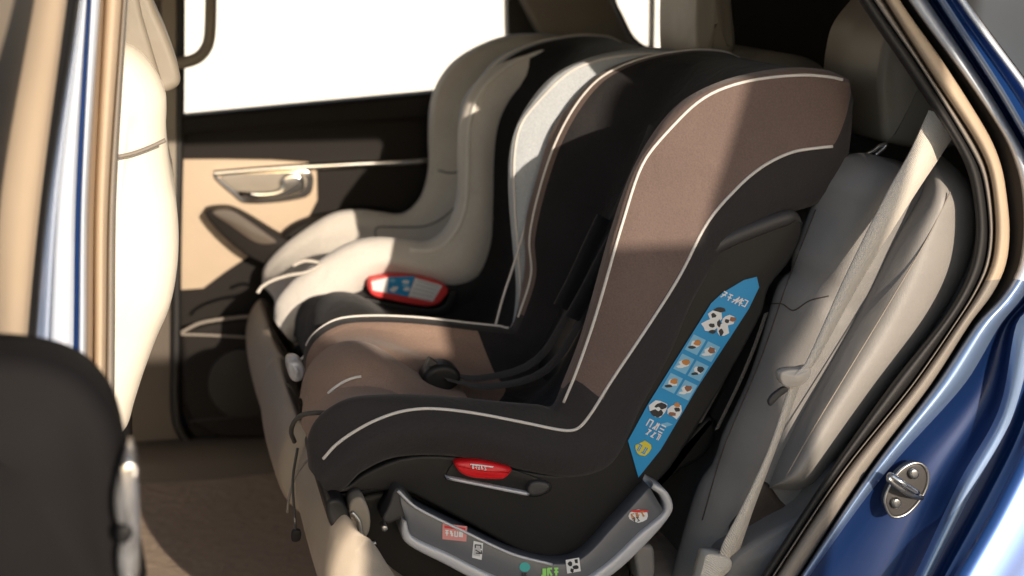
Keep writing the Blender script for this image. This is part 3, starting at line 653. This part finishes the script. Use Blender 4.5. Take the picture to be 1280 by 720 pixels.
# headrests
h1 = puff('headrest', [(1130,14),(1112,40),(1104,70),(1100,106),(1103,140),(1108,176),(1125,182),(1150,186),(1210,180),(1215,120),(1200,40),(1180,0),(1150,-4)], .20, .20, 'tan_headrest', bench, r=.016, bulge=.012)
h1.data.materials.append(M['grey_leather'])
puff('headrest', [(880,-40),(874,0),(873,40),(874,70),(878,82),(905,74),(922,62),(920,20),(914,-30),(900,-46)], .62, .21, 'tan_headrest', bench, r=.02, bulge=.004)
puff('shoulder_pad', [(914,90),(925,80),(945,70),(970,66),(1005,70),(1030,80),(1040,94),(1040,130),(920,130)], .56, .3, 'tan_headrest', bench, r=.03)
# tether hook on top of the bench
tube('tether_hook', px([(1076,196),(1092,188),(1100,182),(1108,180),(1104,186),(1094,194)], .17, 5), .003, 'steel', bench, 8)

# --- seat belt
L = [(1162,138),(1138,190),(1110,240),(1060,340),(1009,452),(992,470)]; R_ = [(1205,150),(1176,195),(1146,240),(1080,345),(1020,452),(1004,470)]
YY = [.055, .045, .032, .02, .01, .006]
a = px(L, YY, 8); b = px(R_, [y+.012 for y in YY], 8)
sbelt = mk('seat_belt', *grid([[p, p.lerp(q, .5)+Vector((0, -.003, 0)), q, q+Vector((.001, .003, -.001)), p.lerp(q, .5)+Vector((0, .002, 0)), p+Vector((0, .003, 0))] for p, q in zip(a, b)], True), 'belt', car)
sbelt['label'] = 'beige shoulder belt with its latch plate'
L = [(990,474),(962,560),(930,630),(905,678),(897,702)]; R_ = [(1003,474),(970,562),(943,634),(925,686),(914,706)]
YY = [.02, .03, .04, .05, .06]
a = px(L, YY, 8); b = px(R_, [y+.01 for y in YY], 8)
mk('lap_belt', *grid([[p, p.lerp(q, .5)+Vector((0, -.003, 0)), q, q+Vector((.001, .003, -.001)), p+Vector((0, .003, 0))] for p, q in zip(a, b)], True), 'belt', sbelt)
puff('latch_plate', [(976,468),(985,463),(1000,462),(1012,460),(1014,468),(1008,478),(995,484),(980,482)], .010, .018, 'buckle', sbelt, r=.003, bulge=.004)
puff('latch_tongue', [(961,502),(966,494),(980,484),(986,488),(974,498),(964,508)], .018, .006, 'grey_plastic', sbelt, r=.002)
puff('belt_anchor', [(880,704),(884,694),(896,694),(914,700),(914,712),(904,722),(890,735),(874,735)], .05, .03, 'belt', sbelt, r=.003, bulge=.005)

# --- near rear door aperture: seal, trim, painted flange, jamb, outer panel
La = [(985,-140),(1073,0),(1139,97),(1186,168),(1206,205),(1216,242),(1220,290),(1214,330),(1200,365),(1176,403),(1112,483),(1036,591),(951,720),(880,830)]
Lb = [(1010,-140),(1095,0),(1152,84),(1203,165),(1226,208),(1234,242),(1238,290),(1233,330),(1218,365),(1195,402),(1140,481),(1052,591),(966,720),(895,830)]
Lc = [(1020,-140),(1105,0),(1166,97),(1213,168),(1232,205),(1240,242),(1243,290),(1238,330),(1222,365),(1198,402),(1143,481),(1055,591),(969,720),(898,830)]
Ld = [(1038,-140),(1125,0),(1186,87),(1236,168),(1251,205),(1258,242),(1262,290),(1257,332),(1240,368),(1214,403),(1164,481),(1082,591),(998,720),(925,830)]
Le = [(1045,-140),(1135,0),(1206,97),(1253,168),(1269,205),(1277,240),(1279,290),(1272,335),(1250,372),(1219,405),(1168,481),(1085,591),(1000,720),(927,830)]
Lf = [(1070,-140),(1159,0),(1236,114),(1280,188),(1295,220),(1303,250),(1306,295),(1298,340),(1278,372),(1249,408),(1205,481),(1107,591),(1012,720),(938,830)]
def rib(defs, N=110):
    return [resample(cr(px(P, Y), 6), N) for (P, Y) in defs]
def strip(name, defs, m, parent, N=110, sub=3):
    Lr = rib(defs, N)
    V, Fc = grid([cr([l[i] for l in Lr], sub) for i in range(N)])
    if isinstance(m, tuple):
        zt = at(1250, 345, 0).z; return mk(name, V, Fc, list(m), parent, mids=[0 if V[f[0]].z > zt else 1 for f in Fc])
    return mk(name, V, Fc, m, parent)
def mixl(A, B, f): return [(a[0]+(b[0]-a[0])*f, a[1]+(b[1]-a[1])*f) for a, b in zip(A, B)]
frame = strip('door_frame', [(La, .12), (La, .05), (mixl(La, Lb, .1), .03)], 'taupe_plastic', car)
frame['label'] = 'near rear door opening with seal, tan trim and blue painted flange'
strip('seal', [(La, .045), (La, .022), (mixl(La, Lb, .2), .006), (mixl(La, Lb, .6), .004), (mixl(La, Lb, .95), .014), (Lb, .03)], 'rubber', frame)
strip('seal_lip', [(mixl(Lb, Lc, -.35), .02), (mixl(Lb, Lc, -.2), .004), (mixl(Lb, Lc, .3), .001), (mixl(Lb, Lc, .6), .012), (Lc, .03)], 'taupe_plastic', frame)
strip('pillar_trim', [(Lc, .03), (mixl(Lc, Ld, .15), .004), (mixl(Lc, Ld, .5), -.004), (mixl(Lc, Ld, .9), .002), (Ld, .02)], ('tan_plastic', 'taupe_plastic'), frame)
strip('gap', [(Ld, .03), (mixl(Ld, Le, .5), .02), (Le, .01)], 'rubber', frame)
strip('painted_flange', [(Le, .012), (mixl(Le, Lf, .12), -.008), (mixl(Le, Lf, .4), -.016), (mixl(Le, Lf, .7), -.014), (Lf, -.002)], ('paint_pale_glare', 'paint_sheen'), frame)
Lg = [(1082,-140),(1172,0),(1246,114),(1290,190),(1306,222),(1316,255),(1320,300),(1312,345),(1298,375),(1271,404),(1249,511),(1200,600),(1143,720),(1085,830)]
Lh = [(1092,-140),(1182,0),(1256,114),(1300,192),(1316,222),(1327,258),(1332,300),(1325,350),(1315,385),(1290,440),(1262,530),(1215,615),(1155,735),(1100,840)]
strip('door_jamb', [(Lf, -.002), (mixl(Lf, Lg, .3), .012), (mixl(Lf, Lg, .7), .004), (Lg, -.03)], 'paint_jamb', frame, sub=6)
Li = [(1110,-140),(1196,0),(1282,118),(1330,200),(1345,235),(1352,268),(1354,310),(1345,365),(1330,410),(1310,470),(1280,555),(1238,640),(1184,735),(1130,840)]
strip('outer_edge', [(Lg, -.03), (mixl(Lg, Lh, .5), -.046), (Lh, -.05)], 'paint_sheen', frame)
strip('outer_gap', [(Lh, -.05), (mixl(Lh, Li, .5), -.04), (Li, -.05)], 'paint', frame)
Lj = [(1120,-140),(1207,0),(1292,118),(1342,200),(1362,240),(1375,280),(1380,320),(1372,375),(1360,420),(1340,490),(1310,570),(1266,660),(1210,760),(1160,850)]
def below(P, y): return [p for p in P if p[1] >= y]
strip('window_trim', [([p for p in Li if p[1] < 260], -.05), ([(p[0]+3, p[1]) for p in Li if p[1] < 260], -.062), ([(p[0]+9, p[1]) for p in Li if p[1] < 260], -.062), ([(p[0]+12, p[1]) for p in Li if p[1] < 260], -.05)], 'paint_pale_glare', frame)
poly('tinted_glass', px([(1108,-160),(1206,-2),(1292,112),(1341,196),(1360,250),(1900,330),(1900,-160)], -.052), 'tint', frame)
Lk_ = below(Li, 230)
def sh_(dx, dy): return [(p[0]+dx, p[1]+dy) for p in Lk_]
def tum(Y): return [Y-.10*max(0, (p[1]-330)/500) for p in Lk_]
strip('quarter_panel', [(sh_(dx, dy), tum(Y)) for dx, dy, Y in [(0, 0, -.05), (5, 2, -.058), (14, 6, -.064), (30, 12, -.069), (50, 18, -.0735), (70, 25, -.077), (95, 33, -.082), (120, 40, -.0885), (170, 54, -.098), (260, 75, -.108), (440, 100, -.115)]], 'paint', frame, sub=5)
# striker
sp = puff('door_striker', [(1106,628),(1110,612),(1122,592),(1138,580),(1152,580),(1160,592),(1158,610),(1146,630),(1130,644),(1114,645)], -.025, .012, 'grey_plastic', car, r=.004)
tube('striker_rim', px([(1106,628),(1110,612),(1122,592),(1138,580),(1152,580),(1160,592),(1158,610),(1146,630),(1130,644),(1114,645)], -.026, 4, True), .002, 'steel', sp, 8, True)
tube('striker_loop', px([(1120,598),(1113,594),(1112,600),(1135,616),(1152,622)], [-.03,-.05,-.055,-.05,-.028], 6), .0042, 'steel', sp, 10)
tube('striker_loop', px([(1114,594),(1128,604),(1147,616)], [-.055,-.062,-.05], 6), .004, 'chrome', sp, 10)
for c in ((1144,593), (1122,630)):
    puff('bolt', [(c[0]+6*math.cos(a), c[1]+7*math.sin(a)) for a in [k*math.pi/3 for k in range(6)]], -.034, .012, 'steel', sp, r=.003, n=2)

# --- near front pillar of the door opening and the open rear door (left edge)
def vline(x0, x1, x2): return [(x0+(x0-x1)*.7, -170), (x0, 0), (x1, 240), (x2, 414), (x2-(x1-x2)*.8, 620), (x2-(x1-x2)*1.2, 760)]
bp = strip('front_pillar', [(vline(126,112,110), -.03), (vline(130,118,117), .02), (vline(133,121,119), -.005), (vline(142,128,126), -.012), (vline(151,134,131), .0), (vline(153,137,134), .02)], 'tan_plastic', car)
bp['label'] = 'pillar ahead of the open rear door, tan trim with blue painted face'
strip('pillar_seal', [(vline(152,136,133), .02), (vline(153,137,134), .006), (vline(156,140,138), .0), (vline(159,145,143), .01), (vline(160,146,144), .05)], 'taupe_plastic', bp)
strip('pillar_face', [(vline(100,70,60), -.06), (vline(103,74,65), -.085), (vline(107,88,83), -.09), (vline(109,95,92), -.075)], 'paint_pale_glare', bp)
strip('pillar_groove', [(vline(109,95,92), -.075), (vline(111,98,95), -.06), (vline(113,101,98), -.07)], 'paint', bp)
strip('pillar_face', [(vline(113,101,98), -.07), (vline(116,104,102), -.08), (vline(124,109,107), -.07), (vline(126,112,110), -.03)], 'paint_pale_glare', bp)
od = strip('open_rear_door', [(vline(-10,-60,-80), -.55), (vline(30,-10,-25), -.34), (vline(44,3,-4), -.26), (vline(60,22,10), -.232), (vline(78,44,28), -.215), (vline(84,52,35), -.20)], 'tan_plastic', car)
od['label'] = 'open rear door in the left foreground with tan trim and black pocket'
strip('door_weatherstrip', [(vline(83,51,34), -.195), (vline(86,53,36), -.185), (vline(92,57,41), -.18), (vline(97,60,45), -.17), (vline(100,63,47), -.14)], 'rubber', od)
strip('door_metal_edge', [(vline(98,61,46), -.15), (vline(101,65,50), -.14), (vline(103,70,58), -.12), (vline(104,73,62), -.09)], 'paint_sheen', od)
strip('upper_trim', [(vline(-60,-110,-140), -.6), (vline(-10,-45,-60), -.5), (vline(30,-6,-16), -.36), (vline(43,2,-6), -.27)], 'rubber', od)
pk = puff('door_pocket', [(-160,452),(-60,446),(40,452),(100,474),(138,520),(154,580),(160,650),(161,820),(-160,820)], -.55, .09, 'pocket', od, r=.024, bulge=.02, n=5)
puff('pocket_reflector', [(157,572),(168,578),(173,610),(175,660),(174,720),(165,735),(150,730),(146,700),(150,672),(143,650),(142,622),(148,598)], -.585, .06, 'lens', od, r=.012, bulge=.003)
puff('reflector_slot', [(147,662),(160,658),(166,668),(158,680),(148,678)], -.591, .01, 'black_plastic', od, r=.003)

# near roof rail closing the opening above and blocking the low sun
mk('roof_rail', *join(box_vf((.25, -.02, 1.50), 1.6, .1, .06), box_vf((1.45, -.03, 1.51), .95, .1, .06)), 'paint', car, smooth=False)

# ------------------------------------------------------------------ surroundings
g = mk('ground', [(-60, -60, 0), (60, -60, 0), (60, 60, 0), (-60, 60, 0)], [(0, 1, 2, 3)], 'concrete', None, smooth=False); tag(g, kind='structure')
w = mk('wall', *box_vf((4, 9, 1.75), 40, .3, 3.5), 'render', None, smooth=False); tag(w, 'white rendered wall standing in the sun beyond the far car window', 'wall')

_w = [(.235, -.8), (.235, .64), (.175, .70), (.175, .92), (.33, .92), (.35, .86), (.55, .86), (.565, .985), (.735, .985), (.765, 1.09), (.81, 1.233), (.835, 1.31), (.985, 1.31), (.985, 1.10), (.93, .95), (.85, .80), (.85, -.8)]  # unseen added blocker, outline shaped for the shadow edges on the seats
gw = mk('added_shadow_wall', *puff_vf([Vector((x+.58, -2.45, max(0, z+.76))) for x, z in _w], .1, .001), 'render', None, smooth=False); tag(gw, 'pale stepped shadow blocker added out of view behind the camera', 'wall')

# ------------------------------------------------------------------ light
SX, SZ = .23, .30     # toward the sun: (+SX, -1, +SZ)
sd = Vector((SX, -1, SZ)).normalized()
ld = bpy.data.lights.new('sun', 'SUN'); ld.energy = 5.; ld.angle = math.radians(.5); ld.color = (1, .86, .70)
lo = bpy.data.objects.new('sun', ld); COL.objects.link(lo); lo.rotation_euler = sd.to_track_quat('Z', 'Y').to_euler(); lo.location = sd*20
wd = bpy.data.worlds.new('World'); S.world = wd; wd.use_nodes = True
N = wd.node_tree.nodes; Lk = wd.node_tree.links
sky = N.new('ShaderNodeTexSky'); sky.sky_type = 'NISHITA'; sky.sun_disc = False
sky.sun_elevation = math.asin(sd.z); sky.sun_rotation = math.atan2(sd.x, sd.y)
Lk.new(sky.outputs[0], N['Background'].inputs[0]); N['Background'].inputs[1].default_value = .15
S.view_settings.view_transform = 'Standard'; S.view_settings.look = 'None'; S.view_settings.exposure = 0
S.render.engine = 'CYCLES'; S.render.resolution_x = 1024; S.render.resolution_y = 576
S.cycles.max_bounces = 10; S.cycles.diffuse_bounces = 6; S.cycles.transparent_max_bounces = 12
S.cycles.sample_clamp_indirect = 6
